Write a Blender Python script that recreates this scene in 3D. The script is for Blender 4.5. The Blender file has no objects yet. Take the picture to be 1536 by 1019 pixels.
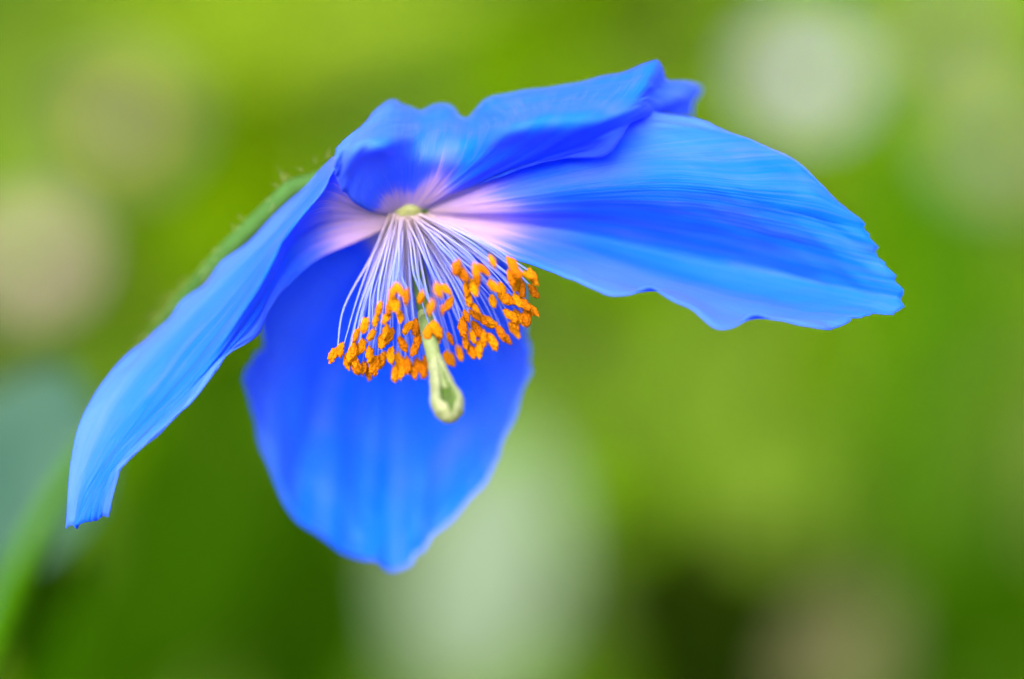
import bpy, bmesh, math, random
from mathutils import Vector, Matrix, noise
random.seed(7)
SC = bpy.context.scene
COL = SC.collection
# ------------------------------------------------------------------ camera, sky, sun, exposure
CAM_Z = 0.70
FOCUS = 0.340
cam_d = bpy.data.cameras.new('camera'); cam = bpy.data.objects.new('camera', cam_d); COL.objects.link(cam)
cam.location = (0, 0, CAM_Z); cam.rotation_euler = (math.radians(90), 0, 0)
cam_d.lens = 100; cam_d.sensor_width = 36; cam_d.clip_start = 0.01; cam_d.clip_end = 200
cam_d.dof.use_dof = True; cam_d.dof.focus_distance = FOCUS + 0.001; cam_d.dof.aperture_fstop = 3.8
SC.camera = cam
SUN_EL, SUN_AZ = math.radians(26), math.radians(192)      # azimuth measured from +Y, clockwise: behind the camera, to the left
w = bpy.data.worlds.new('World'); SC.world = w; w.use_nodes = True
wn = w.node_tree.nodes; wl = w.node_tree.links
bg = wn['Background']; sky = wn.new('ShaderNodeTexSky'); sky.sky_type = 'NISHITA'; sky.sun_disc = False
sky.sun_elevation = SUN_EL; sky.sun_rotation = SUN_AZ; sky.dust_density = 4.0; sky.air_density = 1.0
wl.new(sky.outputs[0], bg.inputs[0]); bg.inputs[1].default_value = 0.15
sl = bpy.data.lights.new('sun', 'SUN'); so = bpy.data.objects.new('sun', sl); COL.objects.link(so)
sl.energy = 1.3; sl.angle = math.radians(50); sl.color = (1, 0.95, 0.87)
sdir = Vector((math.sin(SUN_AZ) * math.cos(SUN_EL), math.cos(SUN_AZ) * math.cos(SUN_EL), math.sin(SUN_EL)))
so.rotation_euler = (-sdir).to_track_quat('-Z', 'Y').to_euler(); so.location = (0, -1, 3)
vs = SC.view_settings; vs.view_transform = 'Standard'; vs.look = 'None'; vs.gamma = 1; vs.use_curve_mapping = False
vs.exposure = 2.24
SC.cycles.use_denoising = True
SC.cycles.max_bounces = 10; SC.cycles.transmission_bounces = 8

# ------------------------------------------------------------------ helpers
def P(px, py, D):
    """photo pixel (1536 wide) at D cm from the lens -> point in metres"""
    k = 0.36 * D / 1536 / 100
    return Vector(((px - 768) * k, D / 100, CAM_Z - (py - 509.5) * k))
def F(px, py, d):                       # the same, d cm behind the plane in focus
    return P(px, py, FOCUS * 100 + d)
def cr(p, t):                           # Catmull-Rom through a list of vectors, t in 0..1
    n = len(p) - 1
    x = min(max(t, 0), 1) * n; i = min(int(x), n - 1); f = x - i
    p1, p2 = p[i], p[i + 1]
    p0 = p[i - 1] if i > 0 else p1 * 2 - p2
    p3 = p[i + 2] if i + 2 <= n else p2 * 2 - p1
    return 0.5 * (2 * p1 + (p2 - p0) * f + (2 * p0 - 5 * p1 + 4 * p2 - p3) * f * f + (3 * p1 - p0 - 3 * p2 + p3) * f ** 3)
def even(p, n):                         # resample by length
    fine = [cr(p, i / 200) for i in range(201)]
    L = [0]
    for a, b in zip(fine, fine[1:]): L.append(L[-1] + (b - a).length)
    out = []; j = 0
    for k in range(n):
        s = L[-1] * k / (n - 1)
        while j < 199 and L[j + 1] < s: j += 1
        f = (s - L[j]) / max(L[j + 1] - L[j], 1e-9)
        out.append(fine[j].lerp(fine[j + 1], min(f, 1)))
    return out
def link(name, me, mat=None, parent=None, smooth=True):
    o = bpy.data.objects.new(name, me); COL.objects.link(o)
    if mat is not None and not me.materials: me.materials.append(mat)
    if smooth:
        for p in me.polygons: p.use_smooth = True
    if parent is not None: o.parent = parent
    return o
def from_bm(name, bm, mat=None, parent=None, smooth=True):
    me = bpy.data.meshes.new(name); bm.to_mesh(me); bm.free()
    return link(name, me, mat, parent, smooth)
def thing(name, loc, label, cat, group=None):
    o = bpy.data.objects.new(name, None); COL.objects.link(o); o.location = loc; o.empty_display_size = 0.01
    o['label'] = label; o['category'] = cat
    if group: o['group'] = group
    return o
def tube(bm, pts, radii, seg=8, cap=True, mi=0):
    rings = []; up = Vector((0.3, 0.2, 0.93)).normalized()
    for i, p in enumerate(pts):
        t = (pts[min(i + 1, len(pts) - 1)] - pts[max(i - 1, 0)]).normalized()
        a = t.cross(up)
        if a.length < 1e-4: a = t.cross(Vector((1, 0, 0)))
        a.normalize(); b = t.cross(a).normalized(); up = a.cross(t).normalized()
        rings.append([bm.verts.new(p + (a * math.cos(q) + b * math.sin(q)) * radii[i])
                      for q in [2 * math.pi * k / seg for k in range(seg)]])
    for r0, r1 in zip(rings, rings[1:]):
        for k in range(seg):
            f = bm.faces.new((r0[k], r0[(k + 1) % seg], r1[(k + 1) % seg], r1[k])); f.material_index = mi
    if cap:
        for r, rv in ((rings[0], True), (rings[-1], False)):
            f = bm.faces.new(r if rv else r[::-1]); f.material_index = mi
    return rings

# ------------------------------------------------------------------ materials
def new_mat(name):
    m = bpy.data.materials.new(name); m.use_nodes = True; m.node_tree.nodes.clear()
    return m, m.node_tree.nodes, m.node_tree.links
def N(nodes, t, **kw):
    n = nodes.new(t)
    for k, v in kw.items():
        if k in n.inputs: n.inputs[k].default_value = v
        else: setattr(n, k, v)
    return n
def math_node(nodes, links, op, a, b=None, c=None, clamp=False):
    n = nodes.new('ShaderNodeMath'); n.operation = op; n.use_clamp = clamp
    for i, x in enumerate((a, b, c)):
        if x is None: continue
        if isinstance(x, (int, float)): n.inputs[i].default_value = x
        else: links.new(x, n.inputs[i])
    return n.outputs[0]
def ramp(nodes, links, fac, stops, interp='EASE'):
    n = nodes.new('ShaderNodeValToRGB'); n.color_ramp.interpolation = interp
    e = n.color_ramp.elements
    while len(e) < len(stops): e.new(0.5)
    for q, (p, c) in zip(e, stops): q.position = p; q.color = (*c, 1)
    links.new(fac, n.inputs[0]); return n.outputs[0]
def mixc(nodes, links, fac, a, b, blend='MIX'):
    n = nodes.new('ShaderNodeMix'); n.data_type = 'RGBA'; n.blend_type = blend
    for s, x in ((n.inputs[0], fac), (n.inputs[6], a), (n.inputs[7], b)):
        if isinstance(x, (int, float)): s.default_value = x
        elif isinstance(x, tuple): s.default_value = (*x, 1)
        else: links.new(x, s)
    return n.outputs[2]
def thin(nodes, links, color, trans_color, k=0.35, rough=0.55, spec=0.3, bump=None, sheen=0.0):
    pb = N(nodes, 'ShaderNodeBsdfPrincipled', Roughness=rough); pb.inputs['Specular IOR Level'].default_value = spec
    pb.inputs['Sheen Weight'].default_value = sheen; pb.inputs['Sheen Roughness'].default_value = 0.5
    tr = N(nodes, 'ShaderNodeBsdfTranslucent'); mx = N(nodes, 'ShaderNodeMixShader'); mx.inputs[0].default_value = k
    for s, x in ((pb.inputs['Base Color'], color), (tr.inputs['Color'], trans_color)):
        if isinstance(x, tuple): s.default_value = (*x, 1)
        else: links.new(x, s)
    if bump is not None: links.new(bump, pb.inputs['Normal']); links.new(bump, tr.inputs['Normal'])
    links.new(pb.outputs[0], mx.inputs[1]); links.new(tr.outputs[0], mx.inputs[2])
    out = N(nodes, 'ShaderNodeOutputMaterial'); links.new(mx.outputs[0], out.inputs[0])

def petal_material():
    m, n, l = new_mat('blue_petal')
    uv = N(n, 'ShaderNodeUVMap'); sep = N(n, 'ShaderNodeSeparateXYZ'); l.new(uv.outputs[0], sep.inputs[0])
    u, v = sep.outputs[0], sep.outputs[1]
    def streak(su, sv, det, off):
        cb = N(n, 'ShaderNodeCombineXYZ')
        l.new(math_node(n, l, 'MULTIPLY', u, su), cb.inputs[0]); l.new(math_node(n, l, 'MULTIPLY', v, sv), cb.inputs[1])
        cb.inputs[2].default_value = off
        t = N(n, 'ShaderNodeTexNoise'); t.inputs['Scale'].default_value = 1; t.inputs['Detail'].default_value = det
        l.new(cb.outputs[0], t.inputs['Vector']); return t.outputs[0]
    fine = streak(110, 1.5, 3, 3.1); broad = streak(9, 1.2, 3, 8.7); patch = streak(5, 7, 4, 1.3)
    # pink-lilac claw running out in streaks into the blue blade
    vv = math_node(n, l, 'ADD', v, math_node(n, l, 'MULTIPLY', math_node(n, l, 'SUBTRACT', fine, 0.5), 0.20))
    vv = math_node(n, l, 'ADD', vv, math_node(n, l, 'MULTIPLY', math_node(n, l, 'SUBTRACT', broad, 0.5), 0.12))
    mixv = math_node(n, l, 'ADD', math_node(n, l, 'MULTIPLY', broad, 0.5), math_node(n, l, 'ADD', math_node(n, l, 'MULTIPLY', fine, 0.34), math_node(n, l, 'MULTIPLY', patch, 0.25)))
    blue = ramp(n, l, mixv, [(0.38, (0.0003, 0.124, 0.90)), (0.56, (0.003, 0.140, 0.93)), (0.76, (0.060, 0.158, 0.95))])
    claw = ramp(n, l, vv, [(0.0, (0.62, 0.44, 0.60)), (0.19, (0.58, 0.39, 0.72)), (0.32, (0.15, 0.19, 0.88)), (0.48, (0.006, 0.12, 0.92))])
    k = ramp(n, l, vv, [(0.14, (0, 0, 0)), (0.46, (1, 1, 1))])
    col = mixc(n, l, k, claw, blue)
    vein = ramp(n, l, streak(64, 1.1, 1, 6.4), [(0.50, (0, 0, 0)), (0.60, (1, 1, 1)), (0.70, (0, 0, 0))], 'LINEAR')
    vein = math_node(n, l, 'MULTIPLY', vein, 0.30)
    col = mixc(n, l, vein, col, (0.075, 0.175, 0.95))
    # the margins of the blade are thinner and a paler periwinkle
    um = math_node(n, l, 'ABSOLUTE', math_node(n, l, 'SUBTRACT', math_node(n, l, 'MULTIPLY', u, 2.0), 1.0))
    um = math_node(n, l, 'ADD', um, math_node(n, l, 'MULTIPLY', math_node(n, l, 'SUBTRACT', broad, 0.5), 0.5))
    mg = ramp(n, l, um, [(0.45, (0, 0, 0)), (0.95, (1, 1, 1))])
    mg = math_node(n, l, 'MULTIPLY', mg, ramp(n, l, v, [(0.25, (0, 0, 0)), (0.6, (0.6, 0.6, 0.6))]))
    col = mixc(n, l, mg, col, (0.100, 0.225, 0.95))
    tcol = mixc(n, l, 1.0, col, (0.75, 1.0, 1.0), 'MULTIPLY')
    h = math_node(n, l, 'ADD', math_node(n, l, 'MULTIPLY', fine, 0.6), math_node(n, l, 'MULTIPLY', streak(30, 2.2, 3, 5.5), 0.9))
    h = math_node(n, l, 'ADD', h, math_node(n, l, 'MULTIPLY', streak(16, 13, 5, 2.2), 0.5))
    bp = N(n, 'ShaderNodeBump', Strength=0.6, Distance=0.00026); l.new(h, bp.inputs['Height'])
    thin(n, l, col, tcol, k=0.58, rough=0.5, spec=0.10, bump=bp.outputs[0], sheen=0.05)
    return m
M_PETAL = petal_material()

def leaf_material(name, c1, c2, k=0.3, rough=0.45, attr=False):
    m, n, l = new_mat(name)
    tc = N(n, 'ShaderNodeTexCoord'); t = N(n, 'ShaderNodeTexNoise'); t.inputs['Scale'].default_value = 45; t.inputs['Detail'].default_value = 4
    l.new(tc.outputs['Object'], t.inputs['Vector'])
    col = ramp(n, l, t.outputs[0], [(0.35, c1), (0.65, c2)])
    if attr:
        a = N(n, 'ShaderNodeAttribute', attribute_name='tint'); col = mixc(n, l, 1.0, col, a.outputs[0], 'MULTIPLY')
    thin(n, l, col, col, k=k, rough=0.8, spec=0.0)
    return m
def simple(name, c, rough=0.6, k=0.0, scale=60, var=0.25, bump=0.0, spec=0.25):
    m, n, l = new_mat(name)
    tc = N(n, 'ShaderNodeTexCoord'); t = N(n, 'ShaderNodeTexNoise'); t.inputs['Scale'].default_value = scale; t.inputs['Detail'].default_value = 4
    l.new(tc.outputs['Object'], t.inputs['Vector'])
    col = ramp(n, l, t.outputs[0], [(0.3, tuple(x * (1 - var) for x in c)), (0.7, tuple(min(1, x * (1 + var)) for x in c))])
    b = None
    if bump:
        bp = N(n, 'ShaderNodeBump', Strength=1.0, Distance=bump); l.new(t.outputs[0], bp.inputs['Height']); b = bp.outputs[0]
    thin(n, l, col, col, k=k, rough=rough, spec=spec, bump=b)
    return m

# ------------------------------------------------------------------ the setting: ground rising into a planted bank
def gz(x, y):
    s = max(0.0, y - 0.95)
    h = 0.0
    if s > 0: h = 1.55 * s if s < 0.78 else 1.55 * 0.78 + (s - 0.78) * 0.10
    h = h if y < 60 else 1.55 * 0.78 + (60 - 1.73) * 0.10
    return h + 0.02 * noise.noise(Vector((x * 4, y * 4, 0.3))) * (1 if y < 4 else 0.2)
def ground():
    bm = bmesh.new()
    xs = [-150, -60, -20, -8, -4] + [-2.4 + 0.12 * i for i in range(41)] + [4, 8, 20, 60, 150]
    ys = [-60, -20, -6, -2, -1, -0.4, 0, 0.4, 0.8] + [0.95 + 0.09 * i for i in range(17)] + [2.6, 3, 4, 7, 15, 40, 100, 150]
    g = [[bm.verts.new((x, y, gz(x, y))) for x in xs] for y in ys]
    for r0, r1 in zip(g, g[1:]):
        for i in range(len(xs) - 1): bm.faces.new((r0[i], r0[i + 1], r1[i + 1], r1[i]))
    o = from_bm('ground', bm, simple('soil_with_moss', (0.040, 0.070, 0.010), rough=0.95, scale=14, var=0.5, bump=0.004))
    o['kind'] = 'structure'; o['label'] = 'dark mossy garden soil rising behind the flower'
ground()

def leaf_verts(bm, base, dirv, nrm, L, W, droop=0.15, nv=5, fold=0.15, mi=0, layer=None, tint=(1, 1, 1)):
    """one pointed oval leaf blade with a folded midrib, added to bm"""
    side = dirv.cross(nrm).normalized(); nrm = side.cross(dirv).normalized()
    rows = []
    for i in range(nv + 1):
        t = i / nv
        wd = W * 0.5 * (math.sin(math.pi * min(1, t * 0.93 + 0.05)) ** 0.75) if 0 < i < nv else W * 0.02
        c = base + dirv * (L * t) - nrm * (droop * L * t * t)
        rows.append([bm.verts.new(c + side * (wd * s) + nrm * (abs(s) * wd * fold)) for s in (-1, -0.5, 0, 0.5, 1)])
    for r0, r1 in zip(rows, rows[1:]):
        for k in range(4):
            f = bm.faces.new((r0[k], r0[k + 1], r1[k + 1], r1[k])); f.material_index = mi
            if layer is not None:
                for lp in f.loops: lp[layer] = (*tint, 1)

# tone of the planting, varied in broad natural drifts
M_UNDER = leaf_material('ground_cover_leaf', (0.050, 0.125, 0.0004), (0.082, 0.165, 0.0006), k=0.30, attr=True)
def undergrowth():
    rnd = random.Random(3); bm = bmesh.new(); lay = bm.loops.layers.float_color.new('tint')
    for i in range(9000):
        y = rnd.uniform(0.98, 2.35); x = rnd.uniform(-1.5, 1.5) * (0.5 + 0.5 * y / 2.3)
        z = gz(x, y)
        out = Vector((0, -0.84, 0.54))
        b = Vector((x, y, z)) + out * rnd.uniform(0.0, 0.10)
        d = Vector((rnd.uniform(-1, 1), rnd.uniform(-1.0, 0.1), rnd.uniform(-0.3, 0.9))).normalized()
        n = (out + Vector((rnd.uniform(-.6, .6), rnd.uniform(-.6, .6), rnd.uniform(-.3, .6)))).normalized()
        if abs(n.dot(d)) > 0.9: continue
        g = 0.8 + 0.5 * noise.noise(Vector((x * 5, y * 3, 1.7))) + rnd.uniform(-0.15, 0.15)
        r = g * (0.95 + 0.18 * noise.noise(Vector((x * 4, y * 3, 9.2))))
        leaf_verts(bm, b, d, n, rnd.uniform(.04, .085), rnd.uniform(.022, .042), layer=lay, tint=(r, g, g), nv=4)
    o = from_bm('undergrowth', bm, M_UNDER)
    o['kind'] = 'stuff'; o['label'] = 'soft out of focus yellow green foliage filling the background'; o['category'] = 'foliage'
undergrowth()

M_STEMG = simple('green_plant_stem', (0.06, 0.12, 0.006), k=0.1)
GREENS = {
    'lime': leaf_material('lime_leaf', (0.115, 0.20, 0.006), (0.15, 0.235, 0.012)),
    'yellow': leaf_material('yellow_green_leaf', (0.034, 0.078, 0.0003), (0.046, 0.095, 0.0004)),
    'green': leaf_material('fresh_green_leaf', (0.018, 0.068, 0.0003), (0.026, 0.084, 0.0005)),
    'deep': leaf_material('deep_green_leaf', (0.007, 0.026, 0.0002), (0.010, 0.034, 0.0003)),
    'dark': leaf_material('gap_shade_leaf', (0.003, 0.008, 0.0003), (0.005, 0.011, 0.0004)),  # near-black leaf colour paints the shade of a gap in the planting
    'silver': leaf_material('silvery_leaf', (0.084, 0.126, 0.090), (0.108, 0.155, 0.114)),
    'teal': leaf_material('blue_grey_leaf', (0.022, 0.060, 0.048), (0.034, 0.080, 0.062)),
    'beige': leaf_material('faded_beige_leaf', (0.052, 0.055, 0.026), (0.066, 0.068, 0.036)),
    'sage': leaf_material('sage_green_leaf', (0.052, 0.10, 0.008), (0.066, 0.12, 0.012)),
}
def leafy_plant(px, top, D, leaves, label, group='background leafy plants'):
    """a stem rooted in the ground at photo column px, with leaves (px, py, dD, length cm, width cm, angle, facing, colour)"""
    base = P(px, 0, D); base.z = gz(base.x, base.y) - 0.005
    tp = P(px, top, D)
    r = thing('leafy_plant', base, label, 'plant', group)
    bm = bmesh.new(); lean = Vector((0.01, 0.006, 0))
    pts = [base.lerp(tp, i / 8) + lean * math.sin(i * 0.9) - base for i in range(9)]
    tube(bm, pts, [0.0035 - 0.0002 * i for i in range(9)], 8)
    from_bm('stem', bm, M_STEMG, r)
    for (lx, ly, dD, L, W, ang, tilt, c) in leaves:
        mid = P(lx, ly, D + dD); a = math.radians(ang)
        d = Vector((math.cos(a), 0.25 * math.sin(tilt * 7.0), math.sin(a))).normalized()
        n = Vector((0.15 * math.sin(lx), -math.cos(math.radians(tilt)), math.sin(math.radians(tilt))))
        b = mid - d * (L / 200)
        bm = bmesh.new()
        leaf_verts(bm, b - base, d, n, L / 100, W / 100, droop=0.08, nv=10, fold=0.12)
        # petiole back to the stem
        zs = min(max(b.z - 0.03, base.z + 0.02), tp.z)
        f = (zs - base.z) / max(tp.z - base.z, 1e-6)
        s0 = base.lerp(tp, f) - base
        mm = (s0 + b - base) / 2 + Vector((0, 0, -0.008))
        tube(bm, [cr([s0, mm, b - base + d * 0.004], k / 8) for k in range(9)], [0.0013] * 9, 6)
        from_bm('leaf', bm, GREENS[c], r)
    return r

def blossom(px, py, D, rad, mat, label, tilt=25, np_=5, group='pale blossoms far out of focus'):
    """small round flower on a thin stem, its face to the viewer and the sky"""
    c = P(px, py, D); base = Vector((c.x + 0.015, c.y + 0.02, 0)); base.z = gz(base.x, base.y) - 0.005
    r = thing('pale_blossom', base, label, 'flower', group)
    t = math.radians(tilt); n = Vector((0, -math.cos(t), math.sin(t))); e1 = Vector((1, 0, 0)); e2 = n.cross(e1)
    R = rad / 100
    bm = bmesh.new(); k = c - base - n * 0.004
    mid = Vector((0.004, 0.006, k.z * 0.6))
    tube(bm, [cr([Vector((0, 0, 0)), mid, k], i / 10) for i in range(11)], [0.0016 - 0.00008 * i for i in range(11)], 6)
    from_bm('stem', bm, M_STEMG, r)
    for q in range(np_):
        a = 2 * math.pi * q / np_ + 0.3
        d = (e1 * math.cos(a) + e2 * math.sin(a)) * 0.95 + n * 0.3
        bm = bmesh.new()
        leaf_verts(bm, c - base + d * R * 0.08, d.normalized(), n, R * 0.98, R * 1.15, droop=-0.02, nv=7, fold=0.05)
        from_bm('petal', bm, mat, r)
    bm = bmesh.new(); bmesh.ops.create_uvsphere(bm, u_segments=12, v_segments=8, radius=R * 0.2)
    bmesh.ops.translate(bm, verts=bm.verts, vec=c - base + n * R * 0.12)
    from_bm('flower_centre', bm, M_YEL, r)
M_YEL = simple('yellow_flower_centre', (0.45, 0.36, 0.03))
M_WHITE = simple('white_blossom_petal', (0.19, 0.215, 0.28), k=0.3, var=0.06)
M_DULL = simple('greyish_blossom_petal', (0.062, 0.076, 0.034), k=0.3, var=0.06)
M_FAINT = simple('pale_green_blossom_petal', (0.095, 0.13, 0.075), k=0.3, var=0.06)
M_CREAM = simple('cream_blossom_petal', (0.26, 0.225, 0.205), k=0.3, var=0.06)

# ------------------------------------------------------------------ the blue poppy
C0 = F(612, 320, 0.95)
poppy = thing('blue_poppy', C0, 'nodding sky blue poppy with orange stamens on a hairy green stem', 'flower')

def petal(veins, seed, kv=1.0, ruf=0.035, nick=1.0, pleat=1.0, fr=1.0, nu=72, nv=84, ph=0.0):
    vs_ = [even([F(*q) for q in vn], nv + 1) for vn in veins]
    G = []
    for j in range(nv + 1):
        row = [v[j] for v in vs_]
        G.append([cr(row, i / nu) for i in range(nu + 1)])
    # normals for the ruffle
    H = [[None] * (nu + 1) for _ in range(nv + 1)]
    for j in range(nv + 1):
        for i in range(nu + 1):
            a = G[j][min(i + 1, nu)] - G[j][max(i - 1, 0)]; b = G[min(j + 1, nv)][i] - G[max(j - 1, 0)][i]
            n = a.cross(b)
            n = n.normalized() if n.length > 1e-12 else Vector((0, -1, 0))
            u, v = i / nu, j / nv
            e = max(v ** 3, (abs(u - .5) * 2) ** 4 * min(1, v * 2.2))          # towards the margin
            q = noise.noise(Vector((u * 11 + seed, v * 9, seed))) * 1.2 + 0.7 * noise.noise(Vector((u * 24, v * 20 + seed, seed)))
            ple = noise.noise(Vector((u * 13 + seed * 3, v * 1.3, seed))) * min(1, v * 3) * 0.7 * pleat   # lengthwise pleats
            H[j][i] = G[j][i] + n * (ruf / 100 * (q * e * 1.3 + ple))
            # small nicks and waves of the margin itself, in the plane of the petal
            if v > 0.9:
                out = b.normalized() if b.length > 0 else Vector((0, 0, 0))
                H[j][i] += out * (0.075 * nick / 100 * ((v - 0.9) / 0.1) * (1.2 * noise.noise(Vector((u * 14 * fr, seed, 2))) + 0.6 * noise.noise(Vector((u * 38 * fr, seed, 4)))))
    bm = bmesh.new(); uvl = bm.loops.layers.uv.new('UVMap')
    V = [[bm.verts.new(p - C0) for p in r] for r in H]
    for j in range(nv):
        for i in range(nu):
            f = bm.faces.new((V[j][i], V[j][i + 1], V[j + 1][i + 1], V[j + 1][i]))
            for lp, (a, b) in zip(f.loops, ((i, j), (i + 1, j), (i + 1, j + 1), (i, j + 1))):
                lp[uvl].uv = (a / nu + ph, b / nv * (kv(a / nu) if callable(kv) else kv))
    o = from_bm('petal', bm, M_PETAL, poppy)
    s = o.modifiers.new('thickness', 'SOLIDIFY'); s.thickness = 0.00016; s.offset = 0
    return o

right = petal([
    [(638,309,.95),(715,258,.75),(790,222,.6),(860,192,.6),(915,172,.7),(956,162,.8)],
    [(640,312,.95),(740,272,.6),(850,235,.4),(950,205,.35),(1045,192,.45),(1125,212,.7)],
    [(641,315,.95),(755,290,.5),(870,265,.3),(990,250,.25),(1110,255,.3),(1200,250,.5),(1243,290,.55)],
    [(642,317,.95),(765,305,.5),(890,293,.32),(1030,290,.3),(1175,312,.35),(1290,340,.5)],
    [(642,319,.96),(768,319,.62),(895,318,.62),(1040,334,.66),(1185,364,.66),(1326,400,.5)],
    [(643,322,.97),(770,334,.9),(900,354,1.05),(1050,388,1.15),(1200,422,1.0),(1354,456,.45)],
    [(642,325,.97),(758,346,.8),(870,378,.75),(990,418,.7),(1120,452,.55),(1285,480,.3)],
    [(640,331,.97),(712,358,.6),(775,390,.2),(830,406,-.15),(890,428,-.45),(940,442,-.6),(982,431,-.5),(1030,458,-.6),(1080,490,-.7),(1140,475,-.5),(1216,495,-.3)],
], 1.3, kv=1.25, ruf=0.05, nick=1.7, fr=1.5)

top = petal([
    [(586,322,.9),(550,314,.55),(522,294,.15),(503,264,-.25),(503,235,-.55),(512,210,.2)],
    [(592,320,.9),(560,285,.2),(542,250,-.35),(534,220,-.85),(541,196,.2),(558,174,1.1)],
    [(600,319,.9),(592,275,.2),(580,240,-.4),(577,211,-.85),(583,182,.5),(592,155,1.6)],
    [(610,318,.9),(618,270,.4),(622,235,.1),(625,205,.3),(627,184,1.1),(628,168,1.8)],
    [(618,317,.9),(645,270,.4),(655,235,.1),(662,205,.3),(665,182,1.1),(668,160,1.8)],
    [(624,316,.9),(670,272,.35),(697,240,0),(710,208,0),(712,188,.9),(698,177,1.8)],
    [(628,315,.9),(692,265,.2),(737,227,-.35),(765,190,-.8),(764,172,.2),(745,151,1.6)],
    [(632,315,.9),(710,265,.15),(770,225,-.35),(820,180,-.95),(832,156,.1),(834,129,1.4)],
    [(636,314,.9),(730,262,.2),(800,226,-.3),(868,178,-1.0),(905,145,0),(930,113,1.0)],
    [(638,313,.9),(742,262,.25),(815,231,-.15),(895,186,-.95),(950,148,-.2),(984,91,.7)],
    [(639,312,.9),(744,262,.3),(815,236,0),(890,208,-.4),(945,168,-.4),(1004,124,1.5)],
    [(639,312,.9),(742,264,.3),(812,239,.05),(880,225,-.15),(926,194,-.35),(985,167,.8),(1052,135,2.2)],
    [(640,312,.9),(736,269,.35),(800,243,.15),(850,235,.05),(896,237,-.02),(920,211,-.15),(945,180,.2),(985,172,1.2),(1036,176,2.3)],
], 4.1, kv=lambda u: 2.0 - 1.2 * math.exp(-((u - .36) / .10) ** 2), ruf=0.045, pleat=1.2)

left = petal([
    [(578,322,.95),(542,288,.6),(508,240,.5),(490,246,.8),(430,306,1.0),(360,376,1.15),(280,444,1.3),(205,520,1.2),(150,577,.8),(115,660,.5),(99,792,.3)],
    [(580,324,.95),(548,298,.5),(508,252,.1),(484,285,-.1),(428,350,.05),(360,432,.45),(272,532,.5),(190,640,.4),(140,720,.25),(113,786,.15)],
    [(582,328,.95),(535,316,.7),(480,310,.35),(436,342,-.15),(408,392,-.45),(372,452,-.35),(292,560,.05),(207,648,.1),(150,725,.08),(128,781,.05)],
    [(583,333,.95),(535,334,.85),(480,345,.8),(434,376,.6),(408,424,.2),(378,474,0),(318,550,-.05),(230,640,-.02),(163,722,-.02),(143,779,-.02)],
    [(582,342,1.0),(535,362,.95),(475,390,.85),(428,432,.65),(399,472,.4),(386,507,.2),(330,541,-.1),(270,622,-.25),(186,690,-.25),(176,720,-.2),(164,774,-.1)],
], 7.7, kv=1.7, ruf=0.05, nick=1.0, pleat=0.8, fr=0.3)

lower = petal([
    [(578,345,1.1),(520,362,1.4),(455,395,1.6),(397,440,1.7),(394,505,1.9),(364,569,2.0)],
    [(585,348,1.1),(530,395,1.9),(470,460,2.3),(425,530,2.4),(395,590,2.4),(388,650,2.3)],
    [(592,350,1.1),(548,420,2.3),(500,520,2.9),(462,620,2.9),(440,705,2.7),(432,757,2.4)],
    [(600,350,1.1),(570,430,2.6),(540,540,3.3),(515,650,3.3),(502,740,2.9),(500,818,2.6)],
    [(605,350,1.1),(588,440,2.75),(575,560,3.45),(562,670,3.45),(553,770,3.05),(553,840,2.7)],
    [(608,350,1.1),(602,440,2.8),(597,560,3.5),(592,670,3.5),(590,770,3.1),(592,857,2.7)],
    [(612,350,1.1),(615,440,2.75),(619,560,3.4),(622,670,3.4),(624,770,3.0),(620,832,2.6)],
    [(616,350,1.1),(630,430,2.6),(645,540,3.2),(655,640,3.2),(655,730,2.9),(645,803,2.5)],
    [(624,348,1.1),(655,420,2.3),(690,520,2.9),(712,610,2.9),(725,680,2.6),(724,728,2.4)],
    [(630,345,1.1),(678,395,1.8),(728,455,2.4),(752,530,2.5),(770,590,2.3),(752,655,2.2)],
    [(634,342,1.1),(700,368,1.4),(760,394,1.8),(787,432,2.0),(793,495,2.1),(797,560,2.0)],
], 2.9, kv=1.7, ruf=0.07, pleat=1.8, nick=0.12)

# ---- stem: arches over from behind the flower, then down out of the picture and into the ground
def stem_material():
    m, n, l = new_mat('hairy_poppy_stem')
    tc = N(n, 'ShaderNodeTexCoord'); t = N(n, 'ShaderNodeTexNoise'); t.inputs['Scale'].default_value = 300
    l.new(tc.outputs['Object'], t.inputs['Vector'])
    sp_ = N(n, 'ShaderNodeSeparateXYZ'); l.new(tc.outputs['Object'], sp_.inputs[0])
    mr = N(n, 'ShaderNodeMapRange'); mr.inputs[1].default_value = -0.045; mr.inputs[2].default_value = -0.008; l.new(sp_.outputs[2], mr.inputs[0])
    c = mixc(n, l, mr.outputs[0], (0.042, 0.148, 0.002), (0.032, 0.086, 0.022))       # fresh green below, downy and paler under the flower
    c = mixc(n, l, 0.3, c, ramp(n, l, t.outputs[0], [(.3, (.5, .5, .5)), (.7, (1, 1, 1))]), 'MULTIPLY')
    thin(n, l, c, c, k=0.05, rough=0.8, spec=0.02)
    return m
M_STEM = stem_material()
M_HAIR = simple('golden_hair', (0.42, 0.36, 0.22), k=0.4, var=0.1)
sp = [F(606,312,1.2), F(580,285,1.7), F(540,258,1.8), F(492,250,1.15), F(425,294,1.25), F(345,374,1.55), F(262,473,2.4), F(180,605,5.6), F(96,730,7.2), F(18,880,9.0), F(-55,1060,10.5), F(-115,1300,11.5)]
g_end = sp[-1].copy(); g_end.z = 0; g_end.x -= 0.03; g_end.z = gz(g_end.x, g_end.y) - 0.004
sp += [sp[-1].lerp(g_end, 0.35) + Vector((-.004, 0, 0)), sp[-1].lerp(g_end, 0.7), g_end]
pts = [p - C0 for p in even(sp, 70)]
bm = bmesh.new()
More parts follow.
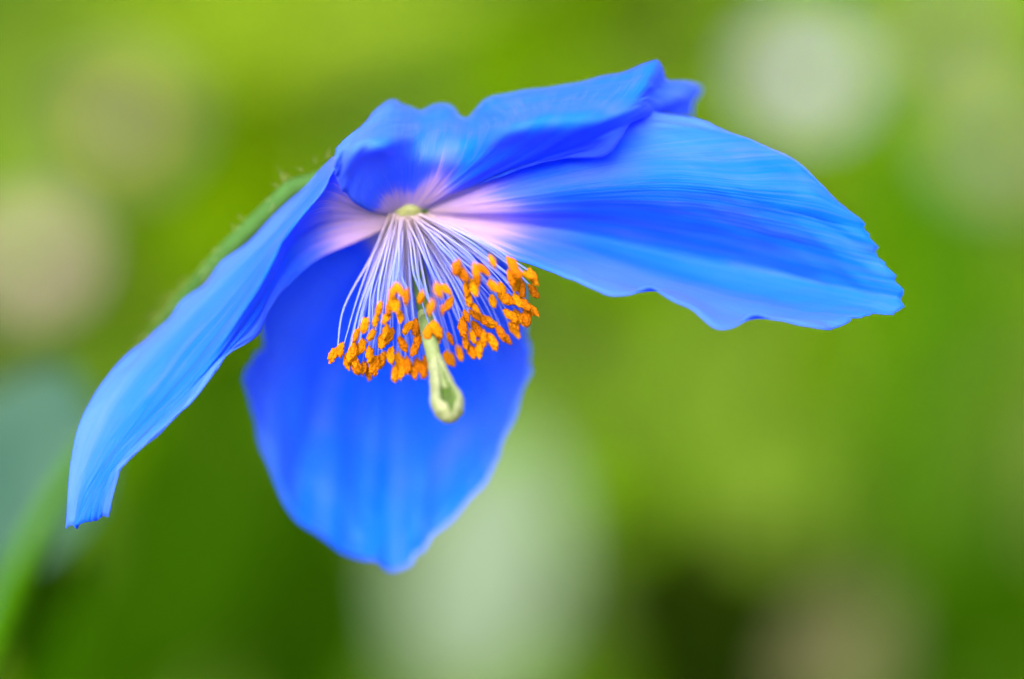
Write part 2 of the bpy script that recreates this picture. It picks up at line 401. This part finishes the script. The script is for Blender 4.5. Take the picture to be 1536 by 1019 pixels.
tube(bm, pts, [0.0011 + 0.0006 * min(1, i / 10) + 0.0017 * min(1, max(0, i - 10) / 8) for i in range(70)], 14)
stem = from_bm('stem', bm, M_STEM, poppy)
rnd = random.Random(5); bm = bmesh.new()
fine_p = even([p for p in sp[:11]], 400)
for i in range(330):
    k = int(4 + 330 * rnd.random() ** 1.3); p = fine_p[k]; t = (fine_p[k + 1] - fine_p[k - 1]).normalized()
    a = Vector((rnd.gauss(0, 1), rnd.gauss(0, 1), rnd.gauss(0, 1))); a = (a - t * a.dot(t)).normalized()
    r = 0.0011 + 0.0006 * min(1, k / 400 * 50 / 22)
    h = a + t * rnd.uniform(-.5, .5) + Vector((rnd.gauss(0, .2), rnd.gauss(0, .2), rnd.gauss(0, .2)))
    h.normalize(); L = rnd.choice([.0008, .0010, .0012, .0016, .0024])
    p0 = p + a * r * 0.93 - C0
    tube(bm, [p0, p0 + h * L * .5, p0 + h * L + Vector((0, 0, -.0002))], [.000022, .000018, .000006], 4)
o = from_bm('hair', bm, M_HAIR, stem); o['kind'] = 'stuff'

# ---- receptacle and pistil
def color_attr_material(name, rough=0.55, k=0.15, bump=0.0, scale=400):
    m, n, l = new_mat(name)
    a = N(n, 'ShaderNodeAttribute', attribute_name='tint'); b = None
    tc = N(n, 'ShaderNodeTexCoord'); t = N(n, 'ShaderNodeTexNoise'); t.inputs['Scale'].default_value = scale
    l.new(tc.outputs['Object'], t.inputs['Vector'])
    col = mixc(n, l, 0.35, a.outputs[0], ramp(n, l, t.outputs[0], [(.3, (.45, .45, .45)), (.7, (1, 1, 1))]), 'MULTIPLY')
    if bump:
        bp = N(n, 'ShaderNodeBump', Strength=1.0, Distance=bump); l.new(t.outputs[0], bp.inputs['Height']); b = bp.outputs[0]
    thin(n, l, col, col, k=k, rough=rough, bump=b)
    return m
M_PIST = color_attr_material('pistil_green', bump=0.00008, scale=1500)
PC = [F(612,318,1.05), F(618,350,.95), F(628,410,.60), F(638,470,.05), F(647,520,-.22), F(656,556,-.42), F(665,590,-.60), F(672,614,-.70), F(675,628,-.76)]
def lathe(name, ctrl, prof, col, parent, seg=28, n=60, groove=None, rough=0.05):
    """a smooth body of revolution along a curved axis; prof(t) radius in px, col(t, q) colour"""
    c = even(ctrl, n); bm = bmesh.new(); lay = bm.verts.layers.float_color.new('tint')
    px = 0.36 * FOCUS / 1536; rings = []
    for i, p in enumerate(c):
        t = i / (n - 1); tg = (c[min(i + 1, n - 1)] - c[max(i - 1, 0)]).normalized()
        front = Vector((0.12, -1, 0.15)); front = (front - tg * front.dot(tg)).normalized(); sd = tg.cross(front).normalized()
        ring = []
        for k in range(seg):
            q = 2 * math.pi * k / seg
            g = groove(t, q) if groove else 0
            v = bm.verts.new(p - C0 + (front * math.cos(q) + sd * math.sin(q)) * (prof(t) * px * (1 - g) * (1 + rough * (noise.noise(p * 900 + Vector((q * 3, 0, 0))) + 0.8 * noise.noise(Vector((math.cos(q) * 9, math.sin(q) * 9, t * 26)))))))
            v[lay] = (*col(t, q, g), 1); ring.append(v)
        rings.append(ring)
    for r0, r1 in zip(rings, rings[1:]):
        for k in range(seg): bm.faces.new((r0[k], r1[k], r1[(k + 1) % seg], r0[(k + 1) % seg]))
    bm.faces.new(rings[0]); bm.faces.new(rings[-1][::-1])
    bmesh.ops.recalc_face_normals(bm, faces=bm.faces)
    return from_bm(name, bm, M_PIST, parent)
def lerp_tab(tab, t):
    for (a, x), (b, y) in zip(tab, tab[1:]):
        if t <= b: f = (t - a) / (b - a); f = f * f * (3 - 2 * f); return x + (y - x) * f
    return tab[-1][1]
lathe('receptacle', [F(604,308,1.15), F(611,318,.95), F(616,330,.85)], lambda t: lerp_tab([(0, 14), (.5, 24), (.85, 22), (1, 10)], t),
      lambda t, q, g: (.24, .28, .12), poppy, n=14)
def dark_green(t, q, g):
    f = max(0, (t - .72) / .28) ** 1.5
    return tuple(a + (b - a) * f for a, b in zip((.030, .070, .008), (.125, .17, .07)))
ov = lathe('ovary', PC[:5], lambda t: lerp_tab([(0, 7), (.3, 11), (.75, 12), (1, 11)], t), dark_green, poppy)
style = lathe('style', PC[3:7], lambda t: lerp_tab([(0, 13), (.3, 12), (.6, 11), (1, 14)], t), lambda t, q, g: (.125, .17, .07), poppy)
def st_groove(t, q):
    best = 0
    for c in (-0.16, 2.0, 4.1):
        d = abs((q - c + math.pi) % (2 * math.pi) - math.pi)
        wdt = lerp_tab([(0, 0), (.15, .08), (.38, .36), (.72, .72), (.85, .3), (1, 0.01)], t)
        x = max(0, 1 - d / wdt) if wdt > .02 else 0
        best = max(best, min(1, x * 2.0))
    return 0.46 * best * min(1, t * 6) * (1 if t < .86 else max(0, (1 - t) / .14))
def st_col(t, q, g):
    f = min(1, g / 0.22)
    a, b = (.165, .20, .105), (.030, .068, .003)
    return tuple(x + (y - x) * f for x, y in zip(a, b))
lathe('stigma', [F(652,536,-.30), F(660,566,-.48), F(668,596,-.64), F(673,616,-.72), F(676,633,-.80)],
      lambda t: lerp_tab([(0, 11), (.2, 14), (.42, 18), (.72, 26), (.87, 22), (.96, 13), (1, 3)], t), st_col, poppy, seg=72, n=80, groove=st_groove)

# ---- stamens: a filament each, its anther a sub-part
def filament_material():
    m, n, l = new_mat('lilac_filament')
    a = N(n, 'ShaderNodeAttribute', attribute_name='along'); 
    col = ramp(n, l, a.outputs[2], [(0, (.40, .32, .38)), (.25, (.33, .30, .56)), (.7, (.18, .25, .74))], 'LINEAR')
    thin(n, l, col, col, k=0.45, rough=0.5, spec=0.25)
    return m
M_FIL = filament_material()
def anther_material():
    m, n, l = new_mat('orange_anther')
    tc = N(n, 'ShaderNodeTexCoord'); t = N(n, 'ShaderNodeTexNoise'); t.inputs['Scale'].default_value = 11; t.inputs['Detail'].default_value = 6
    l.new(tc.outputs['Object'], t.inputs['Vector'])
    col = ramp(n, l, t.outputs[0], [(.30, (.30, .088, .0003)), (.52, (.43, .140, .0004)), (.75, (.50, .178, .0006))])
    oi = N(n, 'ShaderNodeObjectInfo')
    col = mixc(n, l, 1.0, col, ramp(n, l, oi.outputs['Random'], [(0, (.78, .68, .7)), (.5, (1, 1, 1)), (1, (1.06, 1.25, 1))], 'LINEAR'), 'MULTIPLY')
    bp = N(n, 'ShaderNodeBump', Strength=0.35, Distance=0.012); l.new(t.outputs[0], bp.inputs['Height'])
    thin(n, l, col, col, k=0.22, rough=0.85, spec=0.08, bump=bp.outputs[0])
    return m
M_ANTH = anther_material()
def anther_mesh(seed):
    bm = bmesh.new(); bmesh.ops.create_icosphere(bm, subdivisions=4, radius=0.5)
    for v in bm.verts:
        x, y, z = v.co
        d = Vector((x, y, z)).normalized()
        g = 0.28 * math.exp(-(x / 0.10) ** 2)                                   # furrow between the two pollen sacs
        r = 1 - g * (1 - abs(d.z)) + 0.32 * noise.noise(d * 2.6 + Vector((seed * 3, 0, 0))) + 0.12 * noise.noise(d * 6 + Vector((0, seed, 0))) + 0.04 * noise.noise(d * 19 + Vector((0, seed, 0)))
        sq = 1 + 0.22 * (1 - abs(z * 2) ** 3)
        v.co = Vector((x * r * 0.44 * sq, y * r * 0.38 * sq, z * r))
        v.co.x += 0.16 * math.sin(z * 2.2 + seed) * (1 if seed % 2 else -1)
    me = bpy.data.meshes.new('anther'); bm.to_mesh(me); bm.free(); me.materials.append(M_ANTH)
    for p in me.polygons: p.use_smooth = True
    return me
ANTH = [anther_mesh(i) for i in range(12)]
def za(x, y, a, L=26): return (480 + x / 4.245, 360 + y / 4.245, a, L)
def zb(x, y, a, L=26): return (640 + x / 3.64, 360 + y / 3.64, a, L)
AN = [za(*q) for q in [
    (190,735,6,26),(330,805,-3,26),(520,835,0,27),(612,795,4,26),(95,740,25,26),(140,705,20,26),(172,775,4,28),(228,612,15,24),(290,550,28,28),(325,605,20,20),(255,680,5,27),(215,705,10,24),(236,800,-8,27),(272,815,-5,26),
    (310,730,3,27),(302,850,0,27),(365,800,4,28),(345,780,8,24),(392,770,8,26),(380,650,4,26),(440,615,8,28),(412,580,8,24),(378,440,14,24),(357,515,12,22),
    (428,500,12,20),(470,405,2,26),(436,435,6,24),(500,488,-4,18),(452,328,25,20),(492,318,-25,24),(553,365,10,24),(640,364,8,22),(700,428,12,25),(560,560,18,22),
    (605,558,-10,26),(632,640,18,24),(590,690,20,26),(525,668,-20,26),(462,740,10,27),(490,840,0,29),(505,770,4,26),(545,800,-4,27),(590,835,-3,28),(640,820,-6,28),
    (662,790,5,26),(700,590,4,24),(750,570,-12,28),(768,610,6,22),(762,318,-20,22),(800,320,-40,22),(824,405,8,23),(780,446,3,19),(830,628,-24,22),(818,755,-10,20)]]
AN += [zb(*q) for q in [
    (168,152,-2,26),(205,185,-18,26),(262,168,-6,26),(308,164,-50,24),(278,205,-8,24),(357,118,-24,24),(212,270,-2,27),(222,322,-10,24),(258,262,-5,26),(462,140,-30,30),
    (492,172,-42,26),(452,215,-18,26),(478,240,-12,24),(582,200,-28,26),(555,195,-60,20),(590,282,-36,30),(522,265,-24,28),(372,250,-28,27),(400,280,-12,24),(365,335,-28,24),
    (442,312,-40,28),(500,330,-52,28),(535,350,-44,28),(578,378,-32,24),(265,372,-40,24),(215,415,-4,18),(262,412,-46,22),(310,432,-40,26),(350,442,-62,26),(458,415,-36,28),
    (505,420,-20,26),(540,430,-16,26),(482,452,-36,26),(202,478,-24,28),(262,490,-20,24),(250,530,-20,27),(310,540,-12,27),(352,560,-26,27),(402,512,-30,26),(436,535,-34,26),
    (475,495,-40,25),(212,555,-4,26),(240,605,-10,26),(285,600,-22,26),(180,620,-14,26),(132,648,-10,25)]]
AN = AN[:100]
rim = Vector((655, 482)); a2 = Vector((0.268, 0.963)); PXC = 125.5
rnd = random.Random(11); PXM = 0.36 * FOCUS / 1536
for i, (ax, ay, ang, L) in enumerate(AN):
    t = (Vector((ax, ay)) - rim).dot(a2) / PXC
    dep = 0.02 + t * 1.15 + rnd.uniform(-.12, .12) - (0.42 if 636 < ax < 668 and 430 < ay < 525 else 0)
    tip = F(ax, ay, dep)
    q = (ax - 655) / 150
    bx = 613 + q * 27 + rnd.uniform(-5, 5); by = 323 + rnd.uniform(-2, 5) + (3 if abs(q) < .5 else 0)
    base = F(bx, by, 0.78 + (0.45 if t < 0 else 0.2) * t + rnd.uniform(-.05, .05))
    # leaves the disc close to the axis, then bows outward
    m1 = base.lerp(tip, 0.33) + (P(628 + q * 6, 400, 34.4) - P(628, 400, 34.4)) + Vector((-q * 0.0004, 0, 0.0002 + 0.0005 * abs(q)))
    m2 = base.lerp(tip, 0.68) + Vector((q * 0.0006 + rnd.uniform(-.0004, .0004), rnd.uniform(-.0004, .0004), 0.0005 * abs(q)))
    rad = math.radians(ang)
    axis = Vector((math.sin(rad), 0.25 * rnd.uniform(-1, 1), math.cos(rad))).normalized()
    end = tip + axis * (L * PXM * 0.30)
    fw = rnd.uniform(1.7, 2.9)
    bm = bmesh.new(); lay = bm.verts.layers.float.new('along')
    cc = [cr([base, m1, m2, end], k / 18) - C0 for k in range(19)]
    rings = tube(bm, cc, [(fw - 1.1 * k / 18) * PXM for k in range(19)], 6)
    for k, r in enumerate(rings):
        for v in r: v[lay] = k / 18
    st = from_bm('stamen', bm, M_FIL, poppy)
    o = bpy.data.objects.new('anther', ANTH[rnd.randrange(12)]); COL.objects.link(o); o.parent = st
    o.location = tip - C0
    s = L * PXM * rnd.uniform(0.78, 1.04)
    R = Vector((0, 0, 1)).rotation_difference(axis).to_matrix() @ Matrix.Rotation(rnd.uniform(0, 6.28), 3, 'Z')
    o.rotation_euler = R.to_euler(); o.scale = (s * rnd.uniform(.92, 1.12), s * 1.05, s * 1.12)

# ------------------------------------------------------------------ neighbours far out of focus
blossom(1205, 122, 100, 1.7, M_WHITE, 'largest pale white blossom, blurred to a disc above the right petal')
blossom(1420, 50, 110, 1.7, M_FAINT, 'faint pale blossom in the upper right corner of the photo')
blossom(1490, 225, 110, 1.9, M_FAINT, 'faint pale blossom blurred to a disc at the right edge, beneath the corner one')
blossom(52, 392, 100, 1.4, M_CREAM, 'cream blossom blurred to a warm disc at the left edge')
blossom(185, 195, 100, 2.1, M_DULL, 'dull greyish cream blossom blurred above and right of the cream disc')
leafy_plant(750, 700, 92, [(722, 850, 0, 9.0, 5.4, 77, 40, 'silver'), (650, 940, 2, 8, 3.4, 108, 30, 'sage')], 'plant with a pale silvery leaf behind the tip of the lowest petal')
leafy_plant(-60, 640, 46, [(32, 705, 0, 3.6, 2.7, 70, 30, 'teal'), (5, 880, 1.5, 3.2, 1.8, 75, 20, 'deep'), (75, 960, 2, 3.2, 1.2, 72, 25, 'green')], 'blue grey leaved plant beside the poppy stem at the lower left')
leafy_plant(1260, 900, 95, [(1260, 985, 0, 5, 3, 60, 35, 'beige')], 'plant with a faded beige leaf low behind the right petal')
leafy_plant(1080, 560, 105, [(1060, 520, 0, 7, 4, 50, 50, 'sage'), (1130, 700, 0, 7, 4, 110, 45, 'sage')], 'sage green leaved plant below the middle of the right petal')
leafy_plant(330, 600, 90, [(300, 760, 0, 12, 7, 80, 10, 'deep'), (430, 900, 2, 12, 7, 100, 5, 'deep'), (220, 930, 3, 10, 6, 60, 10, 'deep')], 'deep green plant in the gap between left and lower petals')
leafy_plant(1090, 860, 110, [(1080, 905, -6, 9, 9, 85, -15, 'dark'), (1050, 1010, -5, 8, 7, 60, -15, 'dark'), (1150, 890, -4, 9, 7, 100, -15, 'dark')], 'dark leaves standing in for a shaded gap low in the middle right')
leafy_plant(530, 20, 120, [(520, 10, 0, 12, 6, 20, 60, 'lime'), (300, 40, 4, 12, 7, 160, 60, 'lime'), (110, 40, 4, 13, 8, 170, 60, 'sage'), (20, 150, 3, 12, 8, 100, 45, 'sage'), (345, 290, 6, 13, 9, 60, 45, 'yellow')], 'bright lime leaved plant above the top petal')
leafy_plant(1500, 880, 105, [(1500, 960, 0, 9, 7, 80, 5, 'deep'), (1420, 1010, 1, 8, 5, 110, 5, 'deep')], 'deep green plant in the lower right corner of the photo')
leafy_plant(1370, 330, 120, [(1380, 300, 0, 9, 5, 80, 30, 'green'), (1420, 480, 0, 11, 6, 60, 25, 'green'), (1380, 700, 2, 11, 6, 100, 25, 'green')], 'fresh green plant behind the tip of the right petal')
